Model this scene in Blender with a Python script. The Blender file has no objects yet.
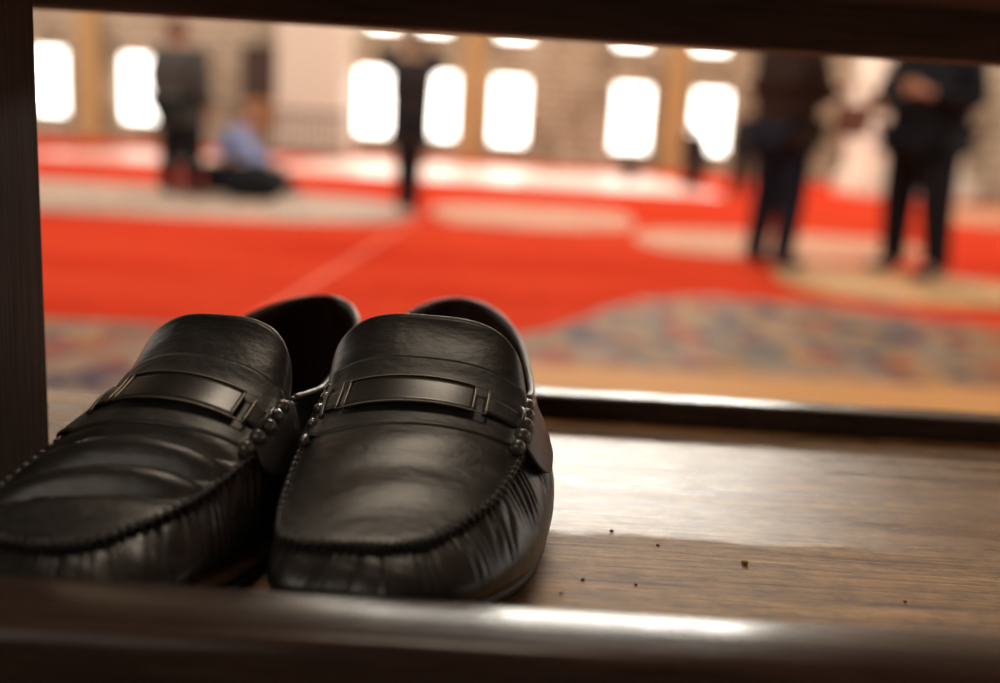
import bpy, bmesh, math, random
from mathutils import Vector, Matrix
from math import sin, cos, pi, radians, sqrt
random.seed(7)
S = bpy.context.scene
COL = S.collection

# ------------------------------------------------------------------ camera, world, lights, exposure
SHELF = .596                                   # height of the shelf board above the carpet
cam = bpy.data.cameras.new('camera'); co = bpy.data.objects.new('camera', cam); COL.objects.link(co)
S.camera = co
cam.lens = 35; cam.sensor_width = 36; cam.sensor_fit = 'HORIZONTAL'
TH, ROLL = radians(11.7), radians(3.4)
fwd = Vector((0, cos(TH), -sin(TH))); up0 = Vector((0, sin(TH), cos(TH))); rt0 = Vector((1, 0, 0))
r_ = rt0 * cos(ROLL) + up0 * sin(ROLL); u_ = -rt0 * sin(ROLL) + up0 * cos(ROLL)
mw = Matrix((r_, u_, -fwd)).transposed().to_4x4(); mw.translation = Vector((0, 0, SHELF + .174))
co.matrix_world = mw
cam.clip_start = .01; cam.clip_end = 300
cam.dof.use_dof = True; cam.dof.focus_distance = .425; cam.dof.aperture_fstop = 3.1
S.view_settings.view_transform = 'Standard'; S.view_settings.look = 'None'
S.view_settings.gamma = 1; S.view_settings.use_curve_mapping = False
S.view_settings.exposure = 0.0

W = bpy.data.worlds.new('world'); S.world = W; W.use_nodes = True
bg = W.node_tree.nodes['Background']; bg.inputs[0].default_value = (1, .9, .78, 1); bg.inputs[1].default_value = 1.5

def area(name, loc, target, sx, sy, power, col):
    l = bpy.data.lights.new(name, 'AREA'); l.shape = 'RECTANGLE'; l.size = sx; l.size_y = sy; l.energy = power; l.color = col
    o = bpy.data.objects.new(name, l); COL.objects.link(o); o.location = loc
    o.rotation_euler = (Vector(target) - Vector(loc)).to_track_quat('-Z', 'Y').to_euler(); return o
WIN_LIGHT = 5.5
# added fill light, out of view, brightens the loafers from camera left
area('side_fill', (-1.3, -1.6, 1.75), (-.05, .4, SHELF), .9, 1.2, 9, (1, .90, .76))
# added fill light without fixture, below the ceiling, over the rack
area('overhead_fill', (-.12, .80, 2.45), (-.05, .35, SHELF), .5, .4, 11, (1, .84, .64))

# ------------------------------------------------------------------ materials
def mat(name, base=(.5, .5, .5), rough=.5, metal=0., coat=0., coat_rough=.1, spec=.5, emit=None, estr=0., bump=None, sheen=0.):
    m = bpy.data.materials.new(name); m.use_nodes = True; nt = m.node_tree
    b = nt.nodes['Principled BSDF']
    b.inputs['Base Color'].default_value = (*base, 1); b.inputs['Roughness'].default_value = rough
    b.inputs['Metallic'].default_value = metal; b.inputs['Coat Weight'].default_value = coat
    b.inputs['Coat Roughness'].default_value = coat_rough; b.inputs['Specular IOR Level'].default_value = spec
    b.inputs['Sheen Weight'].default_value = sheen
    if emit: b.inputs['Emission Color'].default_value = (*emit, 1); b.inputs['Emission Strength'].default_value = estr
    if bump:                                    # (scale, strength, distance)
        tc = nt.nodes.new('ShaderNodeTexCoord'); n = nt.nodes.new('ShaderNodeTexNoise'); n.inputs['Scale'].default_value = bump[0]
        n.inputs['Detail'].default_value = 6
        bp = nt.nodes.new('ShaderNodeBump'); bp.inputs['Strength'].default_value = bump[1]; bp.inputs['Distance'].default_value = bump[2]
        nt.links.new(tc.outputs['Object'], n.inputs['Vector']); nt.links.new(n.outputs['Fac'], bp.inputs['Height'])
        nt.links.new(bp.outputs['Normal'], b.inputs['Normal'])
    return m

def ramp(nt, stops):
    r = nt.nodes.new('ShaderNodeValToRGB'); e = r.color_ramp.elements
    while len(e) < len(stops): e.new(.5)
    for i, (p, c) in enumerate(stops): e[i].position = p; e[i].color = (*c, 1)
    return r

def noise(nt, vec, scale, detail=5, rough=.55, vscale=None, dist=0):
    n = nt.nodes.new('ShaderNodeTexNoise'); n.inputs['Scale'].default_value = scale; n.inputs['Detail'].default_value = detail
    n.inputs['Roughness'].default_value = rough; n.inputs['Distortion'].default_value = dist
    if vscale:
        mp = nt.nodes.new('ShaderNodeMapping'); mp.inputs['Scale'].default_value = vscale
        nt.links.new(vec, mp.inputs['Vector']); nt.links.new(mp.outputs[0], n.inputs['Vector'])
    else: nt.links.new(vec, n.inputs['Vector'])
    return n

def mixc(nt, fac, a, b, mode='MIX'):
    m = nt.nodes.new('ShaderNodeMix'); m.data_type = 'RGBA'; m.blend_type = mode
    if isinstance(fac, (int, float)): m.inputs['Factor'].default_value = fac
    else: nt.links.new(fac, m.inputs['Factor'])
    for s, v in (('A', a), ('B', b)):
        i = [q for q in m.inputs if q.name == s and q.type == 'RGBA'][0]
        if isinstance(v, tuple): i.default_value = (*v, 1)
        else: nt.links.new(v, i)
    return [q for q in m.outputs if q.type == 'RGBA'][0]

def leather(name, base, rough, scuff, scuff_amt=.5, coat=.25, wr=.35):
    m = mat(name, base, rough, coat=coat, coat_rough=.28, spec=.45); nt = m.node_tree; b = nt.nodes['Principled BSDF']
    tc = nt.nodes.new('ShaderNodeTexCoord').outputs['Object']
    big = noise(nt, tc, 38, 4, .6, (1.6, .8, 1)); fine = noise(nt, tc, 900, 3, .6); streak = noise(nt, tc, 160, 6, .7, (.55, 2.2, 1))
    r = ramp(nt, [(.42, (0, 0, 0)), (.7, (1, 1, 1))]); nt.links.new(big.outputs['Fac'], r.inputs[0])
    mm = nt.nodes.new('ShaderNodeMath'); mm.operation = 'MULTIPLY'; mm.inputs[1].default_value = scuff_amt
    nt.links.new(r.outputs[0], mm.inputs[0])
    c = mixc(nt, mm.outputs[0], base, scuff); nt.links.new(c, b.inputs['Base Color'])
    rr = nt.nodes.new('ShaderNodeMapRange'); rr.inputs['To Min'].default_value = rough - .09; rr.inputs['To Max'].default_value = rough + .12
    nt.links.new(streak.outputs['Fac'], rr.inputs['Value']); nt.links.new(rr.outputs[0], b.inputs['Roughness'])
    b1 = nt.nodes.new('ShaderNodeBump'); b1.inputs['Strength'].default_value = wr; b1.inputs['Distance'].default_value = .0006
    b2 = nt.nodes.new('ShaderNodeBump'); b2.inputs['Strength'].default_value = .35; b2.inputs['Distance'].default_value = .00018
    nt.links.new(streak.outputs['Fac'], b1.inputs['Height']); nt.links.new(fine.outputs['Fac'], b2.inputs['Height'])
    b3 = nt.nodes.new('ShaderNodeBump'); b3.inputs['Strength'].default_value = .5; b3.inputs['Distance'].default_value = .0022; med = noise(nt, tc, 70, 3, .5, (.8, 1.5, 1))
    nt.links.new(med.outputs['Fac'], b3.inputs['Height']); nt.links.new(b3.outputs[0], b1.inputs['Normal'])
    nt.links.new(b1.outputs[0], b2.inputs['Normal']); nt.links.new(b2.outputs[0], b.inputs['Normal'])
    return m

M = {}
M['leather'] = leather('black_leather', (.010, .0098, .009), .40, (.034, .026, .019), .6, .3)
M['leather_wall'] = leather('black_side_leather', (.011, .0115, .011), .36, (.02, .019, .016), .4, .3, .2)
M['strap'] = leather('black_strap_leather', (.013, .013, .012), .46, (.030, .027, .021), .6, .12)
M['edge'] = mat('worn_leather_edge', (.13, .105, .085), .5, bump=(700, .5, .0004))
M['lining'] = leather('brown_lining', (.050, .020, .011), .55, (.075, .032, .018), .5, .05)
M['insole'] = mat('insole', (.03, .016, .011), .65, bump=(400, .3, .0003))
M['sole'] = mat('rubber_sole', (.022, .022, .021), .55, bump=(300, .3, .0003))
M['thread'] = mat('waxed_thread', (.03, .027, .022), .38, coat=.3, bump=(1500, .5, .0003))
M['knot'] = mat('knotted_lace', (.05, .047, .042), .28, coat=1., coat_rough=.2, bump=(900, .5, .0004))
M['barplate'] = mat('bit_plate', (.016, .014, .012), .33, coat=.3, coat_rough=.25, bump=(600, .2, .0002))
M['metal'] = mat('aged_metal', (.24, .21, .17), .42, metal=1, bump=(800, .3, .0002))

def wood(name, dark, mid, light, rough, coat, coat_rough, scale=1., bump=.3, axis='X', wear=True):
    m = mat(name, mid, rough, coat=coat, coat_rough=coat_rough); nt = m.node_tree; b = nt.nodes['Principled BSDF']
    tc = nt.nodes.new('ShaderNodeTexCoord').outputs['Object']
    vs = {'X': (.07, 1, 1), 'Z': (1, 1, .07), 'Y': (1, .07, 1)}[axis]; vf = {'X': (.035, 1, 1), 'Z': (1, 1, .035), 'Y': (1, .035, 1)}[axis]
    g1 = noise(nt, tc, 60 * scale, 8, .65, vs, .4); g2 = noise(nt, tc, 420 * scale, 6, .7, vf, .2); blot = noise(nt, tc, 7 * scale, 4, .55)
    r1 = ramp(nt, [(.3, dark), (.5, mid), (.72, light)]); nt.links.new(g1.outputs['Fac'], r1.inputs[0])
    r2 = ramp(nt, [(.34, (.25, .22, .2)), (.55, (1, 1, 1))]); nt.links.new(g2.outputs['Fac'], r2.inputs[0])
    c = mixc(nt, .75, r1.outputs[0], r2.outputs[0], 'MULTIPLY')
    r3 = ramp(nt, [(.3, (.7, .68, .66)), (.7, (1.2, 1.15, 1.1))]); nt.links.new(blot.outputs['Fac'], r3.inputs[0])
    c = mixc(nt, .8, c, r3.outputs[0], 'MULTIPLY'); nt.links.new(c, b.inputs['Base Color'])
    rr = nt.nodes.new('ShaderNodeMapRange'); rr.inputs['From Min'].default_value = .3; rr.inputs['From Max'].default_value = .7
    rr.inputs['To Min'].default_value = rough - .08; rr.inputs['To Max'].default_value = rough + .14
    nt.links.new(g1.outputs['Fac'], rr.inputs['Value']); nt.links.new(rr.outputs[0], b.inputs['Roughness'])
    b1 = nt.nodes.new('ShaderNodeBump'); b1.inputs['Strength'].default_value = bump; b1.inputs['Distance'].default_value = .0012
    nt.links.new(g1.outputs['Fac'], b1.inputs['Height'])
    b2 = nt.nodes.new('ShaderNodeBump'); b2.inputs['Strength'].default_value = bump; b2.inputs['Distance'].default_value = .0004
    nt.links.new(g2.outputs['Fac'], b2.inputs['Height']); nt.links.new(b1.outputs[0], b2.inputs['Normal'])
    nt.links.new(b2.outputs[0], b.inputs['Normal']); nt.links.new(b2.outputs[0], b.inputs['Coat Normal'])
    return m
M['shelf'] = wood('worn_shelf_wood', (.15, .070, .022), (.42, .235, .085), (.62, .39, .165), .27, .3, .15, bump=.6)
def worn_front(m):                              # the varnish is worn off the front of the board along a ragged edge
    nt = m.node_tree; b = nt.nodes['Principled BSDF']; tc = nt.nodes.new('ShaderNodeTexCoord').outputs['Object']
    sp = nt.nodes.new('ShaderNodeSeparateXYZ'); nt.links.new(tc, sp.inputs[0])
    n = noise(nt, tc, 90, 5, .7, (.25, 1, 1))
    ma = nt.nodes.new('ShaderNodeMath'); ma.operation = 'MULTIPLY_ADD'; ma.inputs[1].default_value = .030; nt.links.new(n.outputs['Fac'], ma.inputs[0]); nt.links.new(sp.outputs['Y'], ma.inputs[2])
    mr = nt.nodes.new('ShaderNodeMapRange'); mr.inputs['From Min'].default_value = -.009; mr.inputs['From Max'].default_value = -.003; nt.links.new(ma.outputs[0], mr.inputs['Value'])
    mo = noise(nt, tc, 260, 6, .75, (.35, 1, 1)); bm3 = nt.nodes.new('ShaderNodeBump'); bm3.inputs['Strength'].default_value = .9; bm3.inputs['Distance'].default_value = .0005
    prev = b.inputs['Normal'].links[0].from_socket; nt.links.new(mo.outputs['Fac'], bm3.inputs['Height']); nt.links.new(prev, bm3.inputs['Normal'])
    nt.links.new(bm3.outputs[0], b.inputs['Normal']); nt.links.new(bm3.outputs[0], b.inputs['Coat Normal'])
    mo2 = noise(nt, tc, 150, 6, .75, (.5, 1, 1)); rr = ramp(nt, [(.38, (.45, .42, .36)), (.6, (1.15, 1.12, 1.05))]); nt.links.new(mo2.outputs['Fac'], rr.inputs[0])
    oc = b.inputs['Base Color'].links[0].from_socket; nt.links.new(mixc(nt, .7, oc, rr.outputs[0], 'MULTIPLY'), b.inputs['Base Color'])
    old = b.inputs['Roughness'].links[0].from_socket
    mx = nt.nodes.new('ShaderNodeMix'); mx.data_type = 'FLOAT'; mx.inputs[2].default_value = .62; nt.links.new(mr.outputs[0], mx.inputs[0]); nt.links.new(old, mx.inputs[3]); nt.links.new(mx.outputs[0], b.inputs['Roughness'])
    m2 = nt.nodes.new('ShaderNodeMath'); m2.operation = 'MULTIPLY'; m2.inputs[1].default_value = .3; nt.links.new(mr.outputs[0], m2.inputs[0]); nt.links.new(m2.outputs[0], b.inputs['Coat Weight'])
worn_front(M['shelf'])
M['rail'] = wood('varnished_rail_wood', (.028, .017, .013), (.048, .029, .022), (.068, .042, .031), .22, .0, .2, bump=.12)
M['rail'].node_tree.nodes['Principled BSDF'].inputs['Specular IOR Level'].default_value = .25
M['beam'] = wood('beam_wood', (.08, .046, .036), (.12, .068, .054), (.16, .09, .07), .6, .0, .2, bump=.12)
M['panel'] = wood('dark_panel_wood', (.03, .018, .013), (.055, .032, .023), (.08, .046, .033), .75, .0, .3, axis='Z', bump=.2)
M['panel'].node_tree.nodes['Principled BSDF'].inputs['Specular IOR Level'].default_value = .12

# ------------------------------------------------------------------ object helpers
def tag(o, label=None, cat=None, group=None, kind=None):
    if label: o['label'] = label
    if cat: o['category'] = cat
    if group: o['group'] = group
    if kind: o['kind'] = kind
    return o
def empty(name, loc=(0, 0, 0), rz=0., **k):
    o = bpy.data.objects.new(name, None); COL.objects.link(o); o.location = loc; o.rotation_euler = (0, 0, rz); o.empty_display_size = .05
    return tag(o, **k)
def link(name, bm, m, parent=None, smooth=True, recalc=True):
    if recalc: bmesh.ops.recalc_face_normals(bm, faces=bm.faces[:])
    me = bpy.data.meshes.new(name); bm.to_mesh(me); bm.free()
    if smooth:
        for p in me.polygons: p.use_smooth = True
    me.materials.append(m)
    o = bpy.data.objects.new(name, me); COL.objects.link(o); o.parent = parent
    return o
def bx(bm, x0, x1, y0, y1, z0, z1, bev=0., seg=2):
    t = bmesh.new(); bmesh.ops.create_cube(t, size=1)
    for v in t.verts: v.co = Vector(((x0 + x1) / 2 + v.co.x * (x1 - x0), (y0 + y1) / 2 + v.co.y * (y1 - y0), (z0 + z1) / 2 + v.co.z * (z1 - z0)))
    if bev: bmesh.ops.bevel(t, geom=t.edges[:], offset=bev, segments=seg, affect='EDGES', profile=.5)
    add(bm, t)
def add(bm, t):
    me = bpy.data.meshes.new('tmp'); t.to_mesh(me); t.free(); bm.from_mesh(me); bpy.data.meshes.remove(me)
def box(name, m, parent, *a, bev=.002, seg=2, smooth=False):
    bm = bmesh.new(); bx(bm, *a, bev=bev, seg=seg); return link(name, bm, m, parent, smooth)
def grid(bm, P, closed_u=False, closed_v=False):
    n, k = len(P), len(P[0]); vs = [[bm.verts.new(p) for p in row] for row in P]
    for i in range(n if closed_u else n - 1):
        for j in range(k if closed_v else k - 1):
            a, b, c, d = vs[i][j], vs[(i + 1) % n][j], vs[(i + 1) % n][(j + 1) % k], vs[i][(j + 1) % k]
            try: bm.faces.new((a, b, c, d))
            except ValueError: pass
    return vs
def tube(bm, pts, rad, seg=10, closed=False, flat=1.):
    pts = [Vector(p) for p in pts]; n = len(pts); rings = []
    ref = Vector((0, 0, 1))
    for i, p in enumerate(pts):
        a = pts[(i - 1) % n] if (closed or i > 0) else p; b = pts[(i + 1) % n] if (closed or i < n - 1) else p
        t = (b - a).normalized() if (b - a).length > 1e-9 else Vector((1, 0, 0))
        s = t.cross(ref)
        if s.length < 1e-3: s = t.cross(Vector((0, 1, 0)))
        s.normalize(); q = s.cross(t)
        r = rad(i / (n - 1)) if callable(rad) else rad
        rings.append([p + s * r * cos(2 * pi * k / seg) + q * r * flat * sin(2 * pi * k / seg) for k in range(seg)])
    vs = grid(bm, rings, closed_u=closed, closed_v=True)
    if not closed:
        for e in (vs[0], vs[-1]):
            try: bm.faces.new(e)
            except ValueError: pass
def thick(o, t, offset=-1, bev=0):
    md = o.modifiers.new('thickness', 'SOLIDIFY'); md.thickness = t; md.offset = offset
    return o
def cr(keys, vals, x):                          # Catmull-Rom (non-uniform, tangent form) through tuples
    n = len(keys)
    if x <= keys[0]: return vals[0]
    if x >= keys[-1]: return vals[-1]
    i = max(j for j in range(n - 1) if keys[j] <= x)
    h = keys[i + 1] - keys[i]; t = (x - keys[i]) / h
    def tan(j):
        a, b = max(j - 1, 0), min(j + 1, n - 1)
        return [(q - p) / (keys[b] - keys[a]) for p, q in zip(vals[a], vals[b])]
    m0, m1 = tan(i), tan(i + 1); out = []
    for p, q, a, b in zip(vals[i], vals[i + 1], m0, m1):
        out.append((2 * t**3 - 3 * t * t + 1) * p + (t**3 - 2 * t * t + t) * h * a + (-2 * t**3 + 3 * t * t) * q + (t**3 - t * t) * h * b)
    return tuple(out)
def lerp(a, b, t): return a + (b - a) * t
def sm(x, a, b):
    t = min(1, max(0, (x - a) / (b - a))); return t * t * (3 - 2 * t)

# ------------------------------------------------------------------ the loafers
RIGHT_SIDE = [  # outline (u, v) and upper edge (u, v, z) from the toe to the heel
 ((0, 0), (.0125, .0010, .0310)), ((.001, .018), (.0145, .0147, .0315)), ((.008, .035), (.0195, .0246, .0325)), ((.019, .0455), (.0293, .0321, .0345)),
 ((.033, .0530), (.0422, .0396, .0370)), ((.050, .0590), (.0569, .0454, .0405)), ((.070, .0630), (.0741, .0494, .0454)), ((.090, .0650), (.0900, .0515, .0505)),
 ((.108, .0650), (.1053, .0512, .0556)), ((.124, .0635), (.1210, .0500, .0595)), ((.142, .0600), (.1380, .0505, .0585)), ((.165, .0560), (.1600, .0490, .0570)),
 ((.195, .0500), (.1920, .0440, .0610)), ((.225, .0440), (.2240, .0370, .0660)), ((.252, .0340), (.2480, .0270, .0715)), ((.274, .0190), (.2690, .0130, .0755)),
 ((.285, -.003), (.2790, -.0035, .0770))]
LEFT_SIDE = [
 None, ((.0000, -.014), (.0118, -.0100, .0307)), ((.0015, -.0245), (.0115, -.0200, .0305)), ((.0095, -.0315), (.0140, -.0268, .0307)),
 ((.022, -.0345), (.0235, -.0305, .0324)), ((.038, -.0370), (.0382, -.0338, .0356)), ((.064, -.0400), (.0646, -.0368, .0426)), ((.088, -.0405), (.0888, -.0372, .0503)),
 ((.108, -.0405), (.1078, -.0374, .0563)), ((.124, -.0410), (.1210, -.0385, .0605)), ((.142, -.0400), (.1380, -.0400, .0590)), ((.165, -.0400), (.1600, -.0400, .0570)),
 ((.195, -.0400), (.1920, -.0385, .0610)), ((.225, -.0395), (.2240, -.0365, .0660)), ((.252, -.0360), (.2480, -.0300, .0715)), ((.274, -.0240), (.2690, -.0185, .0755))]

def make_loafer(label, loc, deg, narrow=0., creases=(), round_toe=0., seed=1, slim=0., bar=0., bar0=0.):
    rnd = random.Random(seed)
    root = empty('loafer', loc, -radians(deg), label=label, cat='shoe', group='pair of black loafers on the shelf')
    K = list(range(-17, 18)); out, top = [], []
    for k in K:
        kk = k if k <= 16 else k - 32
        if k < -15: kk = k + 32
        o_, t_ = (RIGHT_SIDE[kk] if kk >= 0 else LEFT_SIDE[-kk])
        o_, t_ = list(o_), list(t_)
        if narrow and 4 <= kk <= 14: o_[1] -= narrow * (sm(kk, 3, 8) if kk < 9 else (1 if kk < 13 else .7)); t_[1] -= (.0025 if 9 <= kk <= 13 else 0)
        if slim and -12 < kk < -4:
            g = sin(pi * (-kk - 4) / 8); t_[1] += slim * g; o_[1] += slim * .7 * g
        if round_toe and -5 <= kk < 0:
            o_[0] += round_toe * .5; t_[0] += round_toe * (1 - abs(kk + 2.5) / 4)
        out.append(tuple(o_)); top.append(tuple(t_))
    OUT = lambda k: cr(K, out, k); TOP = lambda k: Vector((lambda t: (t[1], t[0], t[2]))(cr(K, top, k)))
    zb = lambda u: .0035 + .0075 * (1 - sm(u, 0, .075)) + .0
    def wall(k, j, puck=True):
        u, v = OUT(k); T = TOP(k); B = Vector((v * .95, u + (.0035 if u < .12 else -.003), zb(u)))
        c = Vector((-.002, .13, 0)); B = B + (c - B).normalized() * .003 if False else B
        O = Vector((v, u, lerp(B.z, T.z, .42)))
        C = (O - B * .3025 - T * .2025) / .495
        P = B * (1 - j)**2 + C * 2 * j * (1 - j) + T * j * j
        if puck:
            a = abs(k) if k > -8.5 else 20
            w = (1 - sm(a, 7.2, 9)) * sm(j, .30 + .14 * sin(k * 5.1 + seed), .85) * (1 - .75 * sm(j, .93, 1))
            if w > 0:
                nrm = Vector((v * 1.0 - 0, (u - .11), 0)).normalized(); nrm.z = .55
                ph = ARC(k) / .0050 + .7 * (1 - j) * sin(k * 1.3 + seed) + 2.6 * (1 - j) * (1 if k > 0 else -1) * sm(a, 1, 5) + .45 * sin(k * 2.9 + seed) + .25 * sin(k * 7.3)
                s = abs(sin(pi * ph)); amp = .0017 * (.55 + .45 * sin(k * 4.7 + 2 * seed)) * (.45 + .55 * sm(k, 2.0, 4.0))
                P = P + nrm * w * amp * (s**.8 - .75)
        return P
    # arc length along the outline for even puckers
    arc = [0.]; step = .05; ks = [-17 + i * step for i in range(int(34 / step) + 1)]
    for a, b in zip(ks, ks[1:]):
        p, q = OUT(a), OUT(b); arc.append(arc[-1] + sqrt((p[0] - q[0])**2 + (p[1] - q[1])**2))
    def ARC(k):
        f = (k + 17) / step; i = min(len(arc) - 2, max(0, int(f))); return lerp(arc[i], arc[i + 1], f - i)
    # columns denser in front
    cols = []; k = -16.
    while k < 16 - 1e-6: cols.append(k); k += .035 if abs(k) < 9 else .16
    bm = bmesh.new(); MJ = 26
    grid(bm, [[wall(k, j / MJ) for j in range(MJ + 1)] for k in cols], closed_u=True)
    thick(link('leather_upper', bm, M['leather_wall'], root), .0016)
    # ---- vamp and tongue
    DK = [0, 1, 2, 3, 4, 5, 6, 7, 8, 9, 10]; DV = [(0,), (.0003,), (.001,), (.002,), (.0038,), (.0068,), (.0098,), (.0120,), (.0158,), (.0235,), (.0315,)]
    def vamp(q, x):
        if q <= 8: L, R = TOP(-q), TOP(q)
        else:
            t = (q - 8) / 2; L = TOP(-8).lerp(Vector((-.0400 + .95 * slim, .1240, .0610 - .3 * slim)), t); R = TOP(8).lerp(Vector((.0460, .1200, .0610)), t)
        t = (x + 1) / 2; P = L.lerp(R, t); D = cr(DK, DV, q)[0]
        p = 2.1 + 1.1 * sm(q, 7.5, 10); s = max(0, 1 - abs(x)**p)**(1 / lerp(1.25, 2.6 - (55 * slim if x < 0 else 0), sm(q, 6.5, 10)))
        P.z += D * s; P.y += sm(q, 7.6, 10) * .0085 * s - .002 * s * sm(q, 3, 6) * (1 - sm(q, 7.6, 10))
        for (qc, w, amp, skew) in creases:
            d = (q - qc - skew * x + .25 * x * x) / w
            P.z += amp * math.exp(-d * d) * (1 - abs(x)**4)
        return P
    def vn(q, x):
        e = .02; a = vamp(q + e, x) - vamp(q - e, x); b = vamp(q, min(1, x + e)) - vamp(q, max(-1, x - e)); n = b.cross(a).normalized()
        return n if n.z > 0 or n.y < 0 and abs(n.z) < .9 else -n
    NX = 72; xs = [-cos(pi * i / NX) for i in range(NX + 1)]
    qs = [i * .1 for i in range(1, 101)]
    bm = bmesh.new(); grid(bm, [[vamp(q, x) for x in xs] for q in qs])
    vmp = thick(link('vamp', bm, M['leather'], root), .0018)
    # tongue edge binding and a stitched line below it
    bm = bmesh.new(); e0 = [vamp(10, x) for x in xs[1:-1]]
    tube(bm, [p + Vector((0, .0002, .0002 )) for p in e0], .00125, 8); link('tongue_binding', bm, M['edge'], vmp)
    bm = bmesh.new()
    pts = [vamp(9.68, x * .955) + vn(9.68, x * .955) * .0006 for x in [-1 + 2 * i / 110 for i in range(111)]]
    for i in range(0, 110, 2): tube(bm, [pts[i], pts[i + 1]], .00055, 5)
    link('tongue_stitching', bm, M['thread'], vmp)
    # ---- hand sewn seam: rope twisted double ridge
    bm = bmesh.new(); kk = [-8.9 + i * .02 for i in range(int(17.8 / .02) + 1)]
    cen = [TOP(k) for k in kk]; 
    for side in (-1, 1):
        pts = []
        for i, p in enumerate(cen):
            t = (cen[min(i + 1, len(cen) - 1)] - cen[max(i - 1, 0)]).normalized(); s = t.cross(Vector((0, 0, 1))).normalized()
            ph = ARC(kk[i]) / .0042
            pts.append(p + s * side * (.0012 + .0003 * sin(2 * pi * ph)) + Vector((0, 0, .0011 + .0004 * side + .00035 * sin(2 * pi * ph + side))))
        tube(bm, pts, lambda f, n=len(cen), sd=side: .00115 + .0003 * sin(2 * pi * ARC(kk[min(n - 1, int(f * (n - 1)))]) / .0042 + sd), 8)
    sm_ = link('apron_seam', bm, M['leather'], root)
    bm = bmesh.new(); s0 = ARC(-8.7); i = 0
    last = -1
    for k_ in kk:
        n_ = int((ARC(k_) - s0) / .0036)
        if n_ != last and ARC(k_) > s0:
            last = n_; p = TOP(k_); t = (TOP(k_ + .05) - TOP(k_ - .05)).normalized(); s = t.cross(Vector((0, 0, 1))).normalized()
            a = p - s * .0031 - t * .0008 + Vector((0, 0, .0006)); b = p + Vector((0, 0, .0026)); c = p + s * .0030 + t * .0008 - Vector((0, 0, .0006))
            tube(bm, [a, a.lerp(b, .6) + Vector((0, 0, .0006)), b, b.lerp(c, .4) + Vector((0, 0, .0005)), c], .00042, 6)
    link('seam_stitching', bm, M['thread'], sm_)
    # ---- collar: binding, lining, insole
    bm = bmesh.new(); rk = [9.3 + i * .1 for i in range(int(13.4 / .1) + 1)]
    TOPw = lambda k: TOP(k if k <= 16 else k - 32)
    tube(bm, [TOPw(k) + Vector((0, 0, .0004)) for k in rk], .0016, 10); link('collar_binding', bm, M['edge'], root)
    def inward(k, d):
        u, v = OUT(k if k <= 16 else k - 32); p = Vector((v, u, 0)); c = Vector((0, min(max(u, .05), .24), 0)); return (c - p).normalized() * d
    bm = bmesh.new(); lk = [8 + i * .16 for i in range(101)]
    def lin(k, j):
        kx = k if k <= 16 else k - 32; P = wall(kx, lerp(.28, 1, j), False) + inward(k, .0035 + .004 * (1 - j)); P.z = min(P.z, TOPw(k).z - .0006) ; return P
    grid(bm, [[lin(k, j / 14) for j in range(15)] for k in lk]); o = link('lining', bm, M['lining'], root)
    bm = bmesh.new(); rows = []
    for i in range(40):
        kf = 3.5 + 12.4 * i / 39; a = wall(kf, .3, False) + inward(kf, .004); b = wall(-kf, .3, False) + inward(-kf, .004)
        rows.append([a.lerp(b, t / 8) + Vector((0, 0, .003 * (2 * t / 8 - 1)**2 - .002)) for t in range(9)])
    grid(bm, rows); thick(link('insole', bm, M['insole'], root), .002)
    # ---- sole
    bm = bmesh.new(); rows = []
    for k in [-16 + i * .2 for i in range(160)]:
        u, v = OUT(k); c = Vector((-.001, min(max(u, .045), .245), 0)); d = (Vector((v, u, 0)) - c).normalized(); z = zb(u); p = Vector((v * .96, u + (.003 if u < .1 else -.002), 0)) 
        lo = max(.0002, z - .0042)
        rows.append([c.lerp(p, .5) + Vector((0, 0, lo)), p - d * .003 + Vector((0, 0, lo)), p + d * .0002 + Vector((0, 0, lo + .0012)), p + d * .0010 + Vector((0, 0, z)), p + d * .0002 + Vector((0, 0, z + .0012)), p - d * .004 + Vector((0, 0, z + .0012))])
    vs = grid(bm, rows, closed_u=True)
    n = len(vs)
    for i in range(n // 2 - 1):
        for col in (0, 5):
            try: bm.faces.new((vs[i][col], vs[i + 1][col], vs[n - 2 - i][col], vs[n - 1 - i][col]))
            except ValueError: pass
    link('sole', bm, M['sole'], root)
    # ---- strap across the instep with rounded tabs
    KM = 7.75
    def strap_pt(q, e, lift):                   # e in [-1,1] over the vamp, beyond that down the side wall
        if abs(e) <= 1: 
            p = vamp(q, e); n = vn(q, e if abs(e) < .98 else .98 * (1 if e > 0 else -1)); sd = sm(abs(e), .8, 1)
            return p + n * lift * (1 - sd) + Vector((0, 0, lift + .0026 * sd)) * sd
        s = 1 if e > 0 else -1; f = abs(e) - 1
        k = s * (KM + (q - KM) * sqrt(max(.0, 1 - (f / .215)**2.4 * .9)))
        p = wall(k, 1 - f * 1.35, False); return p + Vector((s * (.0020), 0, .0034 * (1 - sm(f, 0, .25)) + .0004))
    es = [-1.03 + .01 * i for i in range(3)] + [x for x in xs[2:-2]] + [1.01 + .01 * i for i in range(21)]
    qss = [6.35 + (8.55 - 6.35) * i / 22 for i in range(23)]
    bm = bmesh.new(); grid(bm, [[strap_pt(q, e, .0012) for e in es] for q in qss])
    thick(link('saddle_strap', bm, M['strap'], root), .0010, 1)
    # ---- bit: plate, edging and end frames
    xb = [-.69 + bar0 + (1.17 + bar - bar0) * i / 40 for i in range(41)]; q0, q1 = 6.88, 7.70
    def bit(q, x, l): 
        lift = .0042 + .0012 * (1 - (x / .8)**2); return vamp(q, x) + vn(q, x) * (lift + l)
    bm = bmesh.new(); grid(bm, [[bit(q0 + (q1 - q0) * i / 6, x, 0) for x in xb] for i in range(7)])
    pl = link('bit_plate', bm, M['barplate'], root); thick(pl, .0012)
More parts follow.
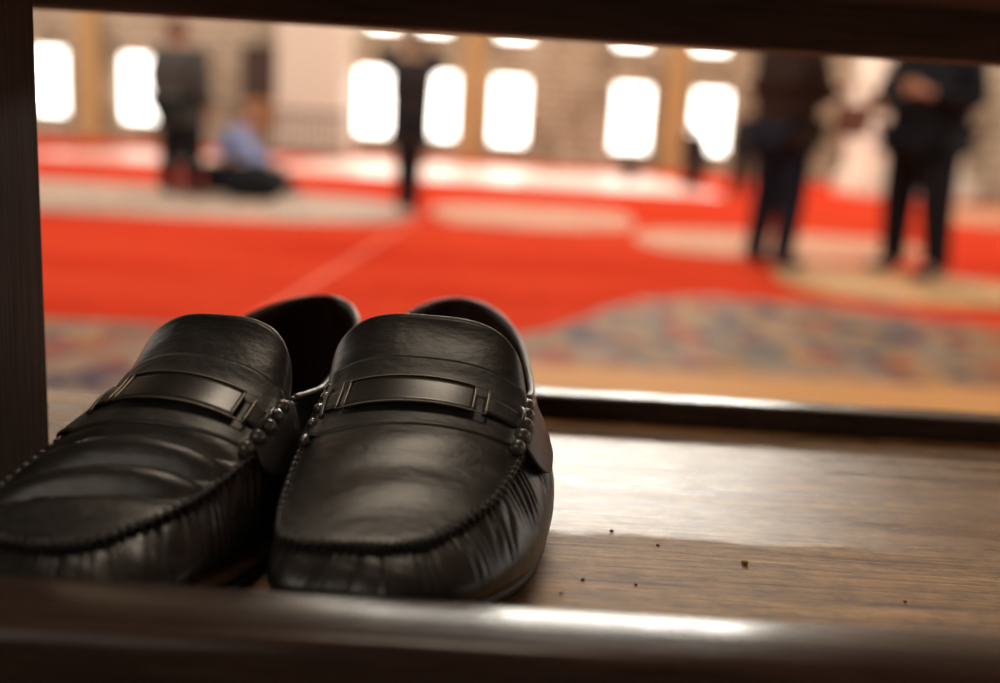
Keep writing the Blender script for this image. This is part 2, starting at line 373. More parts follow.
    bm = bmesh.new(); xe = [-.76 + bar0 + (1.36 + bar - bar0) * i / 60 for i in range(61)]
    for q in (q0, q1): tube(bm, [bit(q, x, .0003) for x in xe], .00034, 6)
    for x in (-.76 + bar0, -.69 + bar0, .48 + bar, .60 + bar): tube(bm, [bit(q0 + (q1 - q0) * i / 6, x, .0003) for i in range(7)], .0006, 6)
    tag(link('bit_frame', bm, M['metal'], pl), label='thin metal edging with open frame at each end')
    for (xa, xc, s) in ((.57 + bar, .94, 1), (-.94, -.73 + bar0, -1)):
        bm = bmesh.new(); rows = []
        for i in range(10):
            x = lerp(xa, xc, i / 9); l = .0042 - .0012 * abs((i / 9) - .2)
            rows.append([vamp(lerp(7.02, 7.54, j / 6), x) + vn(lerp(7.02, 7.54, j / 6), x) * l for j in range(7)])
        grid(bm, rows); thick(link('bit_tab', bm, M['strap'], root), .0014)
        bm = bmesh.new(); x = .90 * s
        loop = [vamp(lerp(6.85, 7.75, j / 12), x) + vn(lerp(6.85, 7.75, j / 12), x) * (.003 + (.0035 if s > 0 else .0012) * sin(pi * j / 12)) for j in range(13)]
        tube(bm, loop, .0011, 8, flat=1.0); link('tab_loop', bm, M['leather'], root)
    # ---- wrapped knots along the seam at both ends of the strap
    for s in (1, -1):
        for i in range(5 if s > 0 or not slim else 0):
            k = s * (6.2 + i * .46); p = TOP(k); t = (TOP(k + .1) - TOP(k - .1)).normalized()
            bm = bmesh.new(); rr = (.0040 if s > 0 else .0027) * (1 - .06 * abs(i - 2)) * rnd.uniform(.94, 1.06)
            sd = t.cross(Vector((0, 0, 1))).normalized(); up = sd.cross(t)
            rows = []
            for a in range(13):
                th = pi * a / 12; ring = []
                for b in range(18):
                    ph = 2 * pi * b / 18; r = rr * (sin(th)**.8) * (1 + .07 * cos(3 * th) )
                    ring.append(p + Vector((-s * .0002, 0, .0054)) + t * (-cos(th) * .00265) + sd * cos(ph) * r * .95 + up * sin(ph) * r)
                rows.append(ring)
            grid(bm, rows, closed_v=True); link('lace_knot', bm, M['knot'], root)
    return root

make_loafer('right-hand black leather loafer, seen square on, smooth apron with broad metal-edged bar', (-.047, .307, SHELF), 5.3,
            creases=((5.35, .45, -.0012, .1), (6.0, .4, .0006, .1)), seed=3)
make_loafer('left-hand black leather loafer beside dark side panel, toe cut by photo edge, deeply creased apron', (-.161, .293, SHELF), 12.8, narrow=.0085,
            creases=((6.05, .17, -.0050, .05), (5.70, .20, .0038, .05), (5.30, .17, -.0050, .1), (4.93, .24, .0036, .1), (4.45, .2, -.0024, .1)), round_toe=.004, seed=11, slim=.012, bar=.16, bar0=.08)

# ------------------------------------------------------------------ the shoe rack
rack = empty('shoe_rack', (0, .44, 0), label='dark wooden open shoe rack framing the view and holding the black loafers', cat='shoe rack')
def rbox(name, m, x0, x1, y0, y1, z0, z1, bev=.002, seg=2, smooth=False):
    o = box(name, M[m], rack, x0, x1, y0 - .44, y1 - .44, z0, z1, bev=bev, seg=seg, smooth=smooth); return o
PX0, PX1, TOPZ = -.62, .92, SHELF + .262
rbox('side_panel', 'panel', PX0 - .024, PX0, .262, .600, 0, TOPZ + .12)
rbox('divider_panel', 'panel', -.2445, -.2245, .262, .470, SHELF - .02, TOPZ + .12)
rbox('side_panel', 'panel', PX1, PX1 + .024, .262, .600, 0, TOPZ + .12)
rbox('shelf_board', 'shelf', PX0, PX1, .285, .606, SHELF - .018, SHELF, .0012)
rbox('shelf_board', 'beam', PX0, PX1, .4705, .606, TOPZ, TOPZ + .018, .0012)
rbox('shelf_board', 'shelf', PX0, PX1, .275, .606, .10, .118, .0012)
rbox('back_rail', 'rail', -.13, PX1, .606, .631, SHELF - .02, SHELF + .0152, .003, 3, True)
rbox('front_rail', 'rail', PX0, PX1, .252, .287, SHELF - .045, SHELF + .0315, .007, 4, True)
rbox('upper_rail', 'beam', PX0 - .024, PX1, .600, .622, SHELF + .2355, TOPZ + .02, .0015)

for px, py, r, lab, c in ((.0566, .4226, .0010, 'dark speck on bright worn patch of shelf, nearest the loafer side', (.02, .014, .01)),
                     (.0761, .4092, .0008, 'dark speck at lower edge of the bright worn patch on shelf', (.02, .014, .01)),
                     (.1119, .3952, .0016, 'golden brown crumb, largest on the wooden shelf', (.28, .13, .03)),
                     (.0299, .3567, .0009, 'tiny white crumb on shelf just beside loafer toe', (.7, .65, .55)),
                     (.0396, .3697, .0008, 'dark speck behind the tiny white crumb', (.02, .014, .01)),
                     (.0611, .3680, .0007, 'dark speck on shelf between white crumb and golden crumb', (.03, .02, .012)),
                     (.1703, .3670, .0008, 'reddish brown crumb near front rail at right of the shelf', (.12, .04, .015))):
    bm = bmesh.new(); bmesh.ops.create_icosphere(bm, subdivisions=2, radius=r)
    for v in bm.verts: v.co *= random.uniform(.75, 1.15); v.co.z *= .7
    o = link('crumb', bm, mat('crumb', c, .7), None, True); o.location = (px, py, SHELF + r * .6); tag(o, lab, 'crumb', 'crumbs on the shelf')

# ------------------------------------------------------------------ hall shell
def red_carpet():
    m = mat('red_carpet', (.78, .055, .022), .5, spec=.025); nt = m.node_tree; b = nt.nodes['Principled BSDF']
    tc = nt.nodes.new('ShaderNodeTexCoord').outputs['Object']
    n1 = noise(nt, tc, .55, 4, .6, (.6, 1.6, 1)); r = ramp(nt, [(.35, (.50, .034, .014)), (.65, (.64, .062, .026))]); nt.links.new(n1.outputs['Fac'], r.inputs[0])
    n2 = noise(nt, tc, 9, 4, .6); r2 = ramp(nt, [(.35, (.8, .8, .8)), (.65, (1, 1, 1))]); nt.links.new(n2.outputs['Fac'], r2.inputs[0])
    df = nt.nodes.new('ShaderNodeBsdfDiffuse'); nt.links.new(mixc(nt, 1., r.outputs[0], r2.outputs[0], 'MULTIPLY'), df.inputs[0])
    nt.links.new(df.outputs[0], nt.nodes['Material Output'].inputs[0])
    return m
M['carpet'] = red_carpet()
fl = box('floor', M['carpet'], None, -32, 32, -5, 45, -.1, 0, bev=0); tag(fl, kind='structure')

def patterned(name, cols, scale, rough=.8):
    m = mat(name, (.4, .3, .2), rough, spec=.15); nt = m.node_tree; b = nt.nodes['Principled BSDF']
    tc = nt.nodes.new('ShaderNodeTexCoord').outputs['Object']
    v = nt.nodes.new('ShaderNodeTexVoronoi'); v.inputs['Scale'].default_value = scale; nt.links.new(tc, v.inputs['Vector'])
    sp = nt.nodes.new('ShaderNodeSeparateColor'); nt.links.new(v.outputs['Color'], sp.inputs[0])
    r = ramp(nt, [(i / len(cols), c) for i, c in enumerate(cols)]); r.color_ramp.interpolation = 'CONSTANT'; nt.links.new(sp.outputs[0], r.inputs[0])
    n = noise(nt, tc, scale * 2.5, 4); r2 = ramp(nt, [(.35, (.6, .6, .6)), (.65, (1.1, 1.1, 1.1))]); nt.links.new(n.outputs['Fac'], r2.inputs[0])
    nt.links.new(mixc(nt, 1., r.outputs[0], r2.outputs[0], 'MULTIPLY'), b.inputs['Base Color'])
    return m
M['rug'] = patterned('patterned_rug', [(.27, .18, .12), (.30, .07, .04), (.15, .13, .10), (.38, .18, .06), (.07, .045, .07), (.33, .20, .13), (.20, .145, .10)], 8)
M['rug_border'] = mat('ochre_border', (.50, .21, .035), .8, bump=(60, .4, .004))
M['rug_and_sun_patch'] = patterned('grey_beige_rug', [(.46, .33, .25), (.40, .30, .24), (.52, .33, .23)], 4)
M['peach_sun_patch'] = patterned('peach_sun_patch', [(.56, .24, .13), (.50, .19, .10), (.58, .27, .15)], 3)  # peach slabs give sunlit patches of the red carpet as colour
M['ochre_rug'] = patterned('ochre_rug', [(.55, .31, .12), (.42, .27, .15), (.60, .28, .11)], 5)

def slab(name, pts, z0, z1, m, parent=None):
    bm = bmesh.new(); a = [bm.verts.new((x, y, z0)) for x, y in pts]; b = [bm.verts.new((x, y, z1)) for x, y in pts]
    bm.faces.new(a); bm.faces.new(b)
    for i in range(len(pts)): bm.faces.new((a[i], a[(i + 1) % len(pts)], b[(i + 1) % len(pts)], b[i]))
    return link(name, bm, m, parent, False)
def blob(pts, n=8):
    P = []
    m = len(pts)
    for i in range(m):
        for k in range(n):
            t = k / n; p0, p1, p2, p3 = pts[i - 1], pts[i], pts[(i + 1) % m], pts[(i + 2) % m]
            P.append(tuple(.5 * ((2 * p1[c]) + (-p0[c] + p2[c]) * t + (2 * p0[c] - 5 * p1[c] + 4 * p2[c] - p3[c]) * t * t + (-p0[c] + 3 * p1[c] - 3 * p2[c] + p3[c]) * t**3) for c in (0, 1)))
    return P
rug = empty('patterned_rug', (0, 3, 0), label='multicoloured patterned rug with scalloped edge and ochre border behind the shoe rack', cat='rug')
slab('pile', [(x, y - 3) for x, y in [(-4.2, 2.0), (-.75, 2.5), (-.2, 3.1), (4.5, 3.3), (4.5, 4.2), (3.2, 4.45), (2.3, 4.75), (1.7, 5.1), (1.1, 5.2), (.72, 4.95), (.45, 4.5), (.2, 3.95), (0, 3.72), (-.4, 3.62), (-1.3, 3.6), (-2.4, 3.55), (-4.2, 3.5)]], .001, .014, M['rug'], rug)
slab('border', [(x, y - 3) for x, y in [(-4.2, 1.6), (-.3, 2.0), (4.5, 2.85), (4.5, 3.4), (-.1, 3.28), (-.75, 2.62), (-4.2, 2.12)]], .001, .017, M['rug_border'], rug)
tag(slab('rug_and_sun_patch', blob([(-7.5, 11.2), (-3.7, 11.6), (-1.7, 11.4), (-.95, 9.8), (-1.2, 8.4), (-2.6, 7.9), (-4.5, 7.8), (-7.5, 8.2)]), .001, .012, M['rug_and_sun_patch']), 'pale grey beige rug under the person in grey coat', 'rug')
tag(slab('rug_and_sun_patch', blob([(-.7, 11.4), (1.2, 11.8), (1.1, 9.3), (-.45, 8.9)]), .001, .012, M['peach_sun_patch']), 'small peach painted sun patch on red carpet in centre of the hall', 'rug')
tag(slab('rug_and_sun_patch', blob([(1.5, 9.5), (3.9, 9.9), (3.1, 7.7), (1.25, 7.6)]), .001, .012, M['peach_sun_patch']), 'long peach painted sun patch behind the two standing people in dark clothes', 'rug')
tag(slab('rug_and_sun_patch', blob([(8.6, 19.4), (13, 19.6), (10, 13.6), (6.2, 13.6)]), .001, .012, M['peach_sun_patch']), 'peach painted sun patch on red carpet at far right edge', 'rug')
tag(slab('ochre_rug', blob([(1.95, 6.9), (2.6, 7.05), (3.5, 6.5), (3.3, 5.7), (2.3, 5.35), (1.75, 5.8)]), .001, .013, M['ochre_rug']), 'ochre rug under feet of rightmost person in black', 'rug')

def wall_mat():
    m = mat('stone_wall', (.5, .4, .28), .75); nt = m.node_tree; b = nt.nodes['Principled BSDF']
    tc = nt.nodes.new('ShaderNodeTexCoord').outputs['Object']
    n = noise(nt, tc, .9, 5, .65, (1.3, 1, .45)); r = ramp(nt, [(.3, (.17, .14, .08)), (.5, (.50, .47, .36)), (.68, (.70, .68, .56))]); nt.links.new(n.outputs['Fac'], r.inputs[0])
    br = nt.nodes.new('ShaderNodeTexBrick'); br.inputs['Scale'].default_value = .8; br.inputs['Mortar Size'].default_value = .03
    br.inputs['Color1'].default_value = (1, .96, .9, 1); br.inputs['Color2'].default_value = (.8, .76, .7, 1); br.inputs['Mortar'].default_value = (.5, .42, .34, 1)
    mp = nt.nodes.new('ShaderNodeMapping'); mp.inputs['Rotation'].default_value = (pi / 2, 0, 0); nt.links.new(tc, mp.inputs[0]); nt.links.new(mp.outputs[0], br.inputs['Vector'])
    nt.links.new(mixc(nt, 1., r.outputs[0], br.outputs['Color'], 'MULTIPLY'), b.inputs['Base Color'])
    return m
M['wall'] = wall_mat()
M['marble'] = mat('pale_marble', (.70, .64, .52), .5, bump=(3, .2, .05))
M['window'] = mat('bright_window_glass', (.8, .8, .8), .3, emit=(1, .96, .88), estr=WIN_LIGHT)
M['window_high'] = mat('sunlit_high_window_glass', (.8, .8, .8), .3, emit=(1, .95, .85), estr=78)
M['frame'] = mat('window_frame', (.45, .33, .2), .6)
WY = 34.
wins = [(-15.9, .60, 1.85, 1.1), (-12.85, .64, 1.78, 1.12), (-4.75, .66, 1.80, 1.12), (-2.42, .48, 1.80, 1.10), (-.15, .62, 1.75, 1.12), (4.05, .64, 1.75, 1.12), (6.75, .64, 1.80, 1.05), (-19.2, .6, 1.8, 1.1), (16.5, .6, 1.8, 1.1), (20, .6, 1.8, 1.1)]
upper = [(-4.57, .55, 5.3), (-2.79, .55, 5.3), (-.10, .62, 5.24), (3.86, .6, 5.2), (6.53, .62, 5.2)]
cler = [(-4.2 + 2.5 * i, .7, 12.7) for i in range(6)]
# far wall built from solid blocks round the window openings
openings = [(x - hw, x + hw, zc - hh, zc + hh) for x, hw, zc, hh in wins] + [(x - hw, x + hw, zc - 1.15, zc + 1.15) for x, hw, zc in upper] + [(x - hw, x + hw, zc - 1.8, zc + 1.8) for x, hw, zc in cler]
def wall_blocks(bm, x0, x1, z0, z1, ops):
    ops = [o for o in ops if o[0] < x1 - 1e-6 and o[1] > x0 + 1e-6 and o[2] < z1 - 1e-6 and o[3] > z0 + 1e-6]
    if not ops: bx(bm, x0, x1, WY, WY + .8, z0, z1); return
    a, b, c, d = ops[0]; a, b, c, d = max(a, x0), min(b, x1), max(c, z0), min(d, z1)
    if a > x0 + 1e-6: wall_blocks(bm, x0, a, z0, z1, ops[1:])
    if b < x1 - 1e-6: wall_blocks(bm, b, x1, z0, z1, ops[1:])
    if c > z0 + 1e-6: wall_blocks(bm, a, b, z0, c, ops[1:])
    if d < z1 - 1e-6: wall_blocks(bm, a, b, d, z1, ops[1:])
bm = bmesh.new(); zs_ = [0, 3.6, 7.4, 10.5, 15.5, 26]
for z0, z1 in zip(zs_, zs_[1:]): wall_blocks(bm, -32, 32, z0, z1, openings)
tag(link('wall_back', bm, M['wall'], None, False), kind='structure')
def window(n, x, hw, zc, hh, glass=None):
    r = empty('window_%d' % n, (x, WY + .35, zc)); r['kind'] = 'structure'
    box('pane', glass or M['window'], r, -hw, hw, 0, .03, -hh, hh, bev=0)
    f = bmesh.new()
    for s in (-1, 1): bx(f, s * hw - .05, s * hw + .05, -.06, .08, -hh, hh); bx(f, -hw, hw, -.06, .08, s * hh - .05, s * hh + .05)
    link('window_frame', f, M['frame'], r, False)
i = 1
for w in wins: window(i, *w); i += 1
for x, hw, zc in upper: window(i, x, hw, zc, 1.15); i += 1
for x, hw, zc in cler: window(i, x, hw, zc, 1.8, M['window_high']); i += 1

# nearer masonry: pale pier left of centre, recess wall and pier at the right
def pier(name, x0, x1, y0, y1, h, lab=None):
    bm = bmesh.new(); bx(bm, x0, x1, y0, y1, 0, h, .12); bx(bm, x0 - .12, x1 + .12, y0 - .12, y1 + .12, 0, .5, .05); bx(bm, x0 - .1, x1 + .1, y0 - .1, y1 + .1, h - .6, h - .2, .05)
    o = link(name, bm, M['marble'], None, False); tag(o, kind='structure'); return o
pier('wall_pier_left', -7.3, -5.2, 30.5, 32.5, 20)
pier('wall_pier_right', 8.0, 10.1, 22, 24, 20)
box_o = box('wall_right', M['wall'], None, 10.1, 20, 22.2, 23, 0, 20, bev=0); tag(box_o, kind='structure')
tag(box('trim_1', mat('bounce_block', (.16, .13, .10), .8, bump=(8, .3, .01)), None, -9, 9, -3.2, 1.5, -.05, .006, bev=0), kind='structure')  # unseen dull slab added to keep red carpet bounce off the front rail
M['glare_slab'] = mat('painted_floor_glare', (.74, .52, .44), .38, spec=.6)
tag(box('trim_2', M['glare_slab'], None, -4.6, 3.9, 17.5, 27, -.02, .012, bev=0), kind='structure')  # pale glossy slabs stand in for window glare on the carpet
tag(box('trim_3', M['glare_slab'], None, -9.2, -5.2, 17.5, 24, -.02, .012, bev=0), kind='structure')
seam = bmesh.new(); bx(seam, -.015, .015, 0, 7.6, .0005, .004); o = link('trim_4', seam, mat('carpet_seam', (.66, .13, .06), .9), None, False); o.location = (-1.0, 3.7, 0); o.rotation_euler = (0, 0, radians(-1.6)); tag(o, kind='structure')
M['pilaster'] = mat('golden_pilaster', (.50, .34, .14), .7, bump=(4, .3, .02))
for n, px in enumerate((-14.4, -1.4, 5.42)):
    tag(box('trim_%d' % (5 + n), M['pilaster'], None, px - .35, px + .35, 33.75, 34.02, 0, 9, bev=.04), kind='structure')
# unseen slab overhead and wall behind the camera, added to keep the rack dim
M['shade_block'] = mat('dim_shade_block', (.32, .26, .21), .8, bump=(6, .3, .02))
tag(box('shade_ceiling', M['shade_block'], None, -9, 9, -3.2, 2.4, 2.7, 2.95, bev=0), kind='structure')
tag(box('shade_wall', M['shade_block'], None, -9, 9, -3.4, -3.2, 0, 2.95, bev=0), kind='structure')

# door and lattice screen on the far left
M['door'] = mat('dark_door', (.05, .025, .015), .6); M['gold'] = mat('ochre_panel', (.45, .2, .05), .5)
d = empty('door_1', (-8.35, 33.9, 0)); d['kind'] = 'structure'
box('door_leaf', M['door'], d, -.9, .9, -.06, .0, 1.6, 3.4, bev=.02); box('door_panel', M['gold'], d, -.8, .6, -.1, -.05, .7, 1.6, bev=.02)
M['lattice'] = mat('dark_lattice_wood', (.06, .045, .035), .6)
sc = empty('lattice_screen', (-6.4, 28, 0), label='low dark lattice screen standing before the pale pier', cat='screen')
bm = bmesh.new()
for k in range(17): bx(bm, -1.6 + k * .2, -1.54 + k * .2, -.03, .03, .1, 1.15)
link('balusters', bm, M['lattice'], sc, False)
box('top_rail', M['lattice'], sc, -1.7, 1.75, -.05, .05, 1.15, 1.25); box('bottom_rail', M['lattice'], sc, -1.7, 1.75, -.05, .05, 0, .12)

# ------------------------------------------------------------------ people
def skinmesh(name, nodes, edges, m, parent, root=0, sub=2, levels=None):
    me = bpy.data.meshes.new(name); me.from_pydata([n[0] for n in nodes], edges, []); o = bpy.data.objects.new(name, me); COL.objects.link(o)
    sk = o.modifiers.new('skin', 'SKIN'); sk.use_smooth_shade = True
    if not me.skin_vertices: 
        bpy.context.view_layer.update()
    for i, n in enumerate(nodes):
        r = n[1] if isinstance(n[1], tuple) else (n[1], n[1]); me.skin_vertices[0].data[i].radius = r; me.skin_vertices[0].data[i].use_root = (i == root)
    ss = o.modifiers.new('sub', 'SUBSURF'); ss.levels = sub; ss.render_levels = sub
    dg = bpy.context.evaluated_depsgraph_get(); bpy.context.view_layer.update(); dg = bpy.context.evaluated_depsgraph_get()
    nm = bpy.data.meshes.new_from_object(o.evaluated_get(dg)); bpy.data.objects.remove(o); bpy.data.meshes.remove(me)
    nm.name = name; nm.materials.clear(); nm.materials.append(m)
    for p in nm.polygons: p.use_smooth = True
    r = bpy.data.objects.new(name, nm); COL.objects.link(r); r.parent = parent; return r
M['skin'] = mat('skin', (.50, .24, .14), .5); 
def cloth(n, c, r=.8): M[n] = mat(n, c, r, bump=(60, .4, .004), spec=.08); return M[n]

def person(label, loc, rz, J, jacket, trousers, hair, shoe, group=None, coat_len=.0, hair_long=False, h=1., hat=None, w=1.):
    """J: joints in metres for a 1.75 m figure facing -Y (x to its left hand side)."""
    root = empty('person', loc, rz, label=label, cat='person'); root.scale = (h, h, h)
    root.scale = (h * w, h * w, h); V = lambda k: Vector(J[k])
    # continuous body with head, five-fingered hands and feet
    nodes, edges = [], []
    def nd(p, r, par=None):
        nodes.append((tuple(p), r)); 
        if par is not None: edges.append((par, len(nodes) - 1))
        return len(nodes) - 1
    pel = nd(V('pelvis'), (.14, .10)); wa = nd(V('pelvis').lerp(V('neck'), .4), (.125, .09), pel); ch = nd(V('pelvis').lerp(V('neck'), .78), (.15, .10), wa)
    nk = nd(V('neck'), .055, ch); hd = V('head')
    jaw = nd(V('neck').lerp(hd, .55), (.06, .065), nk); hc = nd(hd, (.075, .092), jaw); nd(hd + (hd - V('neck')).normalized() * .07, (.05, .06), hc)
    f = V('face').normalized(); nd(hd + f * .098 - Vector((0, 0, .02)), .013, hc)
    for s in 'LR':
        sh = nd(V('sh' + s), .058, ch); el = nd(V('el' + s), .040, sh); wr = nd(V('wr' + s), .027, el)
        d = V('hd' + s).normalized(); side = V('pm' + s).normalized(); pn = d.cross(side).normalized()
        palm = nd(V('wr' + s) + d * .055, (.035, .020), wr)
        for k, (off, ln) in enumerate(((-.030, .055), (-.010, .068), (.010, .072), (.030, .064))):
            a = V('wr' + s) + d * .085 + side * off; i1 = nd(a, .0095, palm); i2 = nd(a + d * ln * .5 + pn * .012, .0088, i1); nd(a + d * ln * .8 + pn * .034, .0075, i2)
        t0 = nd(V('wr' + s) + d * .035 + side * .034, .011, wr); nd(V('wr' + s) + d * .075 + side * .055 + pn * .02, .009, t0)
        hp = nd(V('hp' + s), .088, pel); kn = nd(V('kn' + s), .056, hp); an = nd(V('an' + s), .037, kn)
        ft = V('ft' + s); nd(ft, (.042, .025), an)
    skinmesh('body', nodes, edges, M['skin'], root)
    # jacket: torso, arms and skirt in one surface
    nodes, edges = [], []
    p0 = nd(V('pelvis').lerp(V('neck'), .15 if coat_len else .36), (.235, .165)); c1 = nd(V('pelvis').lerp(V('neck'), .5), (.225, .155), p0); c2 = nd(V('pelvis').lerp(V('neck'), .82), (.24, .16), c1); nd(V('neck') - Vector((0, 0, .02)), .075, c2)
    if coat_len: x_ = nd(V('pelvis') - Vector((0, 0, .06 + coat_len * .5)), (.25, .175), p0); nd(V('pelvis') - Vector((0, 0, .06 + coat_len)), (.27, .19), x_)
    for s in 'LR':
        sh = nd(V('sh' + s), .105, c2); el = nd(V('el' + s), .08, sh); nd(V('wr' + s).lerp(V('el' + s), .08), .055, el)
    skinmesh('jacket', nodes, edges, jacket, root)
    nodes, edges = [], []
    p0 = nd(V('pelvis'), (.20, .15))
    for s in 'LR':
        hp = nd(V('hp' + s), .135, p0); kn = nd(V('kn' + s), .098, hp); q_ = nd(V('an' + s), .078, kn); nd(V('an' + s) + (V('an' + s) - V('kn' + s)) * .09, .085, q_)
    skinmesh('trousers', nodes, edges, trousers, root)
    for s in 'LR':
        a, t = V('an' + s), V('ft' + s); b = Vector((a.x, a.y, t.z)); dd = (t - b); dd.z = 0; dd.normalize()
        nodes, edges = [], []
        x0 = nd(a, .06); x1 = nd(b - dd * .03 + Vector((0, 0, .016)), (.060, .050), x0); x2 = nd(b + dd * .09 + Vector((0, 0, .008)), (.062, .044), x1); nd(b + dd * .22, (.046, .030), x2)
        skinmesh('shoe', nodes, edges, shoe, root, sub=2)
    nodes, edges = [], []
    bk = -f; a = nd(hd + Vector((0, 0, .055)) + bk * .025, (.115, .10)); b = nd(hd + bk * .055 + Vector((0, 0, -.01)), (.10, .085), a)
    c = nd(hd + bk * .07 + Vector((0, 0, -.10)), .05, b)
    if hair_long: nd(hd + bk * .10 + Vector((0, 0, -.26)), .055, c)
    skinmesh('hair' if not hat else 'cap', nodes, edges, hair, root)
    return root
def stand(**k):
    J = dict(pelvis=(0, 0, .95), neck=(0, .01, 1.47), head=(0, -.02, 1.62), face=(0, -1, -.1),
             shL=(.185, .01, 1.40), elL=(.235, .03, 1.12), wrL=(.24, -.06, .87), hdL=(0, -.2, -1), pmL=(0, -1, 0),
             shR=(-.185, .01, 1.40), elR=(-.235, .03, 1.12), wrR=(-.24, -.06, .87), hdR=(0, -.2, -1), pmR=(0, -1, 0),
             hpL=(.095, 0, .90), knL=(.11, -.02, .50), anL=(.12, .03, .09), ftL=(.13, -.13, .035),
             hpR=(-.095, 0, .90), knR=(-.11, -.02, .50), anR=(-.12, .03, .09), ftR=(-.13, -.13, .035))
    J.update(k); return J
blk = cloth('black_cloth', (.012, .012, .014)); navy = cloth('dark_denim', (.012, .014, .022)); brn = cloth('dark_brown_jacket', (.030, .018, .013))
gry = cloth('grey_coat', (.075, .072, .066)); blue = cloth('light_blue_shirt', (.30, .36, .62)); char = cloth('charcoal_coat', (.03, .026, .026))
hairb = mat('brown_hair', (.05, .025, .015), .6); redh = mat('dark_red_cap', (.13, .016, .014), .9, spec=.1); shoeb = mat('dark_shoes', (.015, .014, .014), .5)
# figure with the grey coat
person('person in grey coat and dark red cap standing left, facing away', (-3.36, 10.05, 0.021), radians(160), stand(), gry, blk, redh, shoeb, coat_len=.2, h=1.0, hat=1, w=1.2)
# seated figure in light blue
seated = dict(pelvis=(0, .05, .16), neck=(.0, -.10, .64), head=(0, -.17, .77), face=(0, -1, -.7),
              shL=(.17, -.09, .58), elL=(.22, -.22, .36), wrL=(.14, -.42, .30), hdL=(-.2, -1, -.2), pmL=(-1, 0, 0),
              shR=(-.17, -.09, .58), elR=(-.22, -.22, .36), wrR=(-.14, -.42, .30), hdR=(.2, -1, -.2), pmR=(1, 0, 0),
              hpL=(.10, .03, .15), knL=(.26, -.42, .22), anL=(.06, -.60, .10), ftL=(-.06, -.66, .045),
              hpR=(-.10, .03, .15), knR=(-.26, -.42, .22), anR=(-.06, -.52, .10), ftR=(.08, -.58, .045))
person('person in light blue shirt sitting on the carpet beside the grey-coated figure', (-3.14, 10.95, .021), radians(98), seated, blue, blk, hairb, shoeb, h=1.12)
# central silhouette holding something up to the face
person('person in charcoal coat in front of the bright windows, both elbows raised', (-1.02, 9.9, .021), radians(188),
       stand(elL=(.33, -.13, 1.45), wrL=(.12, -.22, 1.60), hdL=(-.4, -.1, 1), pmL=(-1, 0, 0), elR=(-.33, -.13, 1.45), wrR=(-.12, -.22, 1.60), hdR=(.4, -.1, 1), pmR=(1, 0, 0),
             hpL=(.07, 0, .9), knL=(.05, 0, .5), anL=(.045, .03, .09), ftL=(.05, -.13, .035), hpR=(-.07, 0, .9), knR=(-.05, 0, .5), anR=(-.045, .03, .09), ftR=(-.05, -.13, .035)),
       char, blk, hairb, shoeb, coat_len=.30, h=1.0, w=.95)
# two close dark figures at the right
person('person in dark brown jacket and jeans, facing right with brown bag', (1.84, 6.75, .02), radians(125),
       stand(elR=(-.25, -.05, 1.13), wrR=(-.16, -.28, 1.22), hdR=(.1, -1, .2), pmR=(0, 0, 1), elL=(.25, -.03, 1.12), wrL=(.17, -.26, 1.08), hdL=(0, -1, 0), pmL=(0, 0, 1)), brn, navy, hairb, shoeb, coat_len=.1)
person('rightmost person, all in black, facing left with camera in raised hand', (2.80, 6.75, .022), radians(-55),
       stand(elL=(.27, .0, 1.12), wrL=(.14, -.30, 1.18), hdL=(-.2, -1, .2), pmL=(0, 0, 1), elR=(-.40, .12, 1.13), wrR=(-.20, -.20, 1.12), hdR=(.3, -1, .1), pmR=(0, 0, 1),
             knL=(.15, -.05, .5), anL=(.17, .0, .09), ftL=(.18, -.17, .035), knR=(-.15, .04, .5), anR=(-.18, .1, .09), ftR=(-.19, -.06, .035)), blk, blk, hairb, shoeb, coat_len=.12, h=1.02, w=1.15)
# small far figures
person('small far person in dark clothes before the rightmost bright window', (3.60, 19.5, .012), radians(20), stand(), char, blk, hairb, shoeb, h=.75, w=1.3, coat_len=.1)
person('far person in dark clothes just left of the brown-jacketed figure', (4.42, 19.0, 0), radians(-30), stand(), char, blk, hairb, shoeb, h=.95, coat_len=.1)

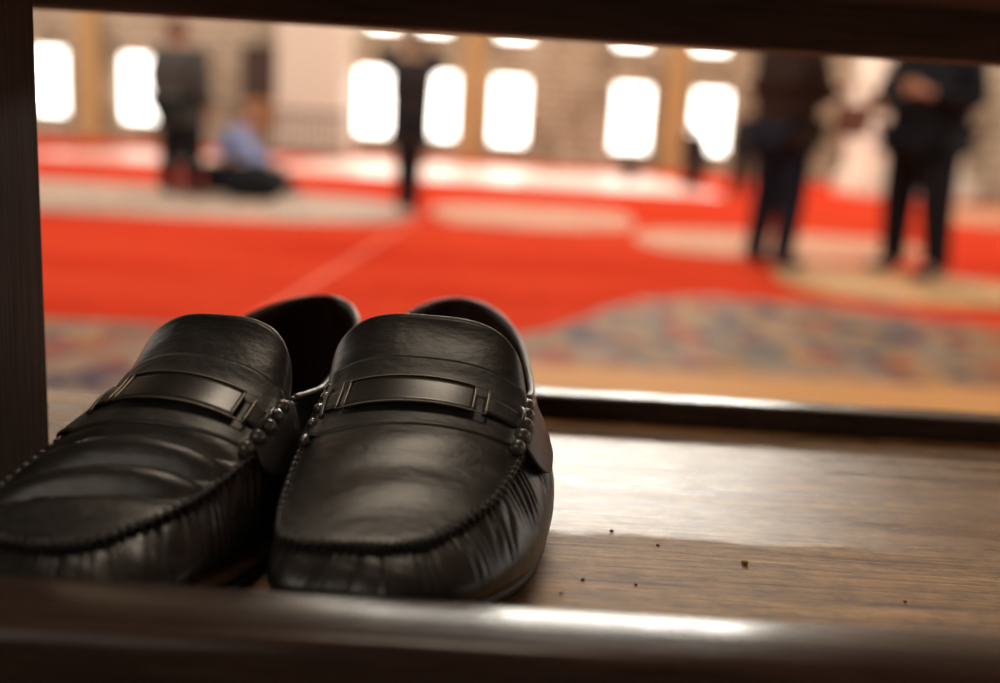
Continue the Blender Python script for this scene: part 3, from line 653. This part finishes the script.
# things they hold
M['bag'] = mat('brown_bag_leather', (.16, .06, .03), .55, bump=(80, .3, .003))
bag = empty('shoulder_bag', (2.20, 6.50, .92), radians(15), label='brown leather bag hanging from hand of the brown-jacketed person', cat='bag')
box('bag_body', M['bag'], bag, -.11, .11, -.05, .05, 0, .20, bev=.03, seg=3, smooth=True); box('flap', M['bag'], bag, -.113, .113, -.058, -.045, .09, .205, bev=.005)
bm = bmesh.new(); tube(bm, [(-.09 * cos(pi * i / 12), 0, .19 + .17 * sin(pi * i / 12)) for i in range(13)], .008, 8); link('handle', bm, M['bag'], bag)
cb = empty('camera', (2.50, 6.60, 1.19), radians(20), label='black camera held in hand of the rightmost person', cat='camera')
M['cam'] = mat('camera_black', (.01, .01, .01), .4)
box('camera_body', M['cam'], cb, -.065, .065, -.03, .03, -.045, .045, bev=.008, seg=3)
bm = bmesh.new(); tube(bm, [(0, -.03, 0), (0, -.09, 0)], .03, 20); link('lens', bm, M['cam'], cb)
st = empty('pedestal_stand', (2.85, 23.6, .012), label='small dark wooden stand on the pale glare slab below a bright window', cat='stand')
bm = bmesh.new(); bx(bm, -.16, .16, -.16, .16, .05, .66, .02); bx(bm, -.19, .19, -.19, .19, 0, .06, .01); link('stand_body', bm, M['lattice'], st, False)
box('stand_top', M['lattice'], st, -.2, .2, -.2, .2, .66, .71, bev=.01)
hb = empty('duffel_bag', (-2.62, 10.1, .013), label='black rounded bag on the pale rug beside the sitting person', cat='bag')
bm = bmesh.new(); rows = []
for i in range(17):
    t = i / 16; x = -.30 + .60 * t; r = .17 * (1 - abs(2 * t - 1)**4)**.5 + .005
    rows.append([(x, r * cos(2 * pi * k / 24), max(.0, .15 + r * sin(2 * pi * k / 24) * (1 + .15 * sin(5 * t)))) for k in range(24)])
vs = grid(bm, rows, closed_v=True); bm.faces.new(vs[0]); bm.faces.new(vs[-1]); link('bag_body', bm, blk, hb)
for sy in (-.09, .09):
    bm = bmesh.new(); tube(bm, [(-.14 * cos(pi * i / 14), sy, .28 + .10 * sin(pi * i / 14)) for i in range(15)], .012, 8); link('handle', bm, blk, hb)
# hanging glass lamp
lp = empty('hanging_lamp', (6.2, 17, 1.74), label='amber glass lamp hanging between the two dark standing figures', cat='lamp')
bm = bmesh.new(); rows = []
for i in range(13):
    z = -.12 + .26 * i / 12; r = .04 + .06 * sin(pi * (i / 12)**.8); rows.append([(r * cos(2 * pi * k / 20), r * sin(2 * pi * k / 20), z) for k in range(20)])
grid(bm, rows, closed_v=True); link('glass_bowl', bm, mat('lit_amber_glass', (.9, .5, .15), .3, emit=(1, .5, .12), estr=14), lp)
bm = bmesh.new(); tube(bm, [(0, 0, .13), (0, 0, 9)], .006, 6); link('chain', bm, M['metal'], lp)
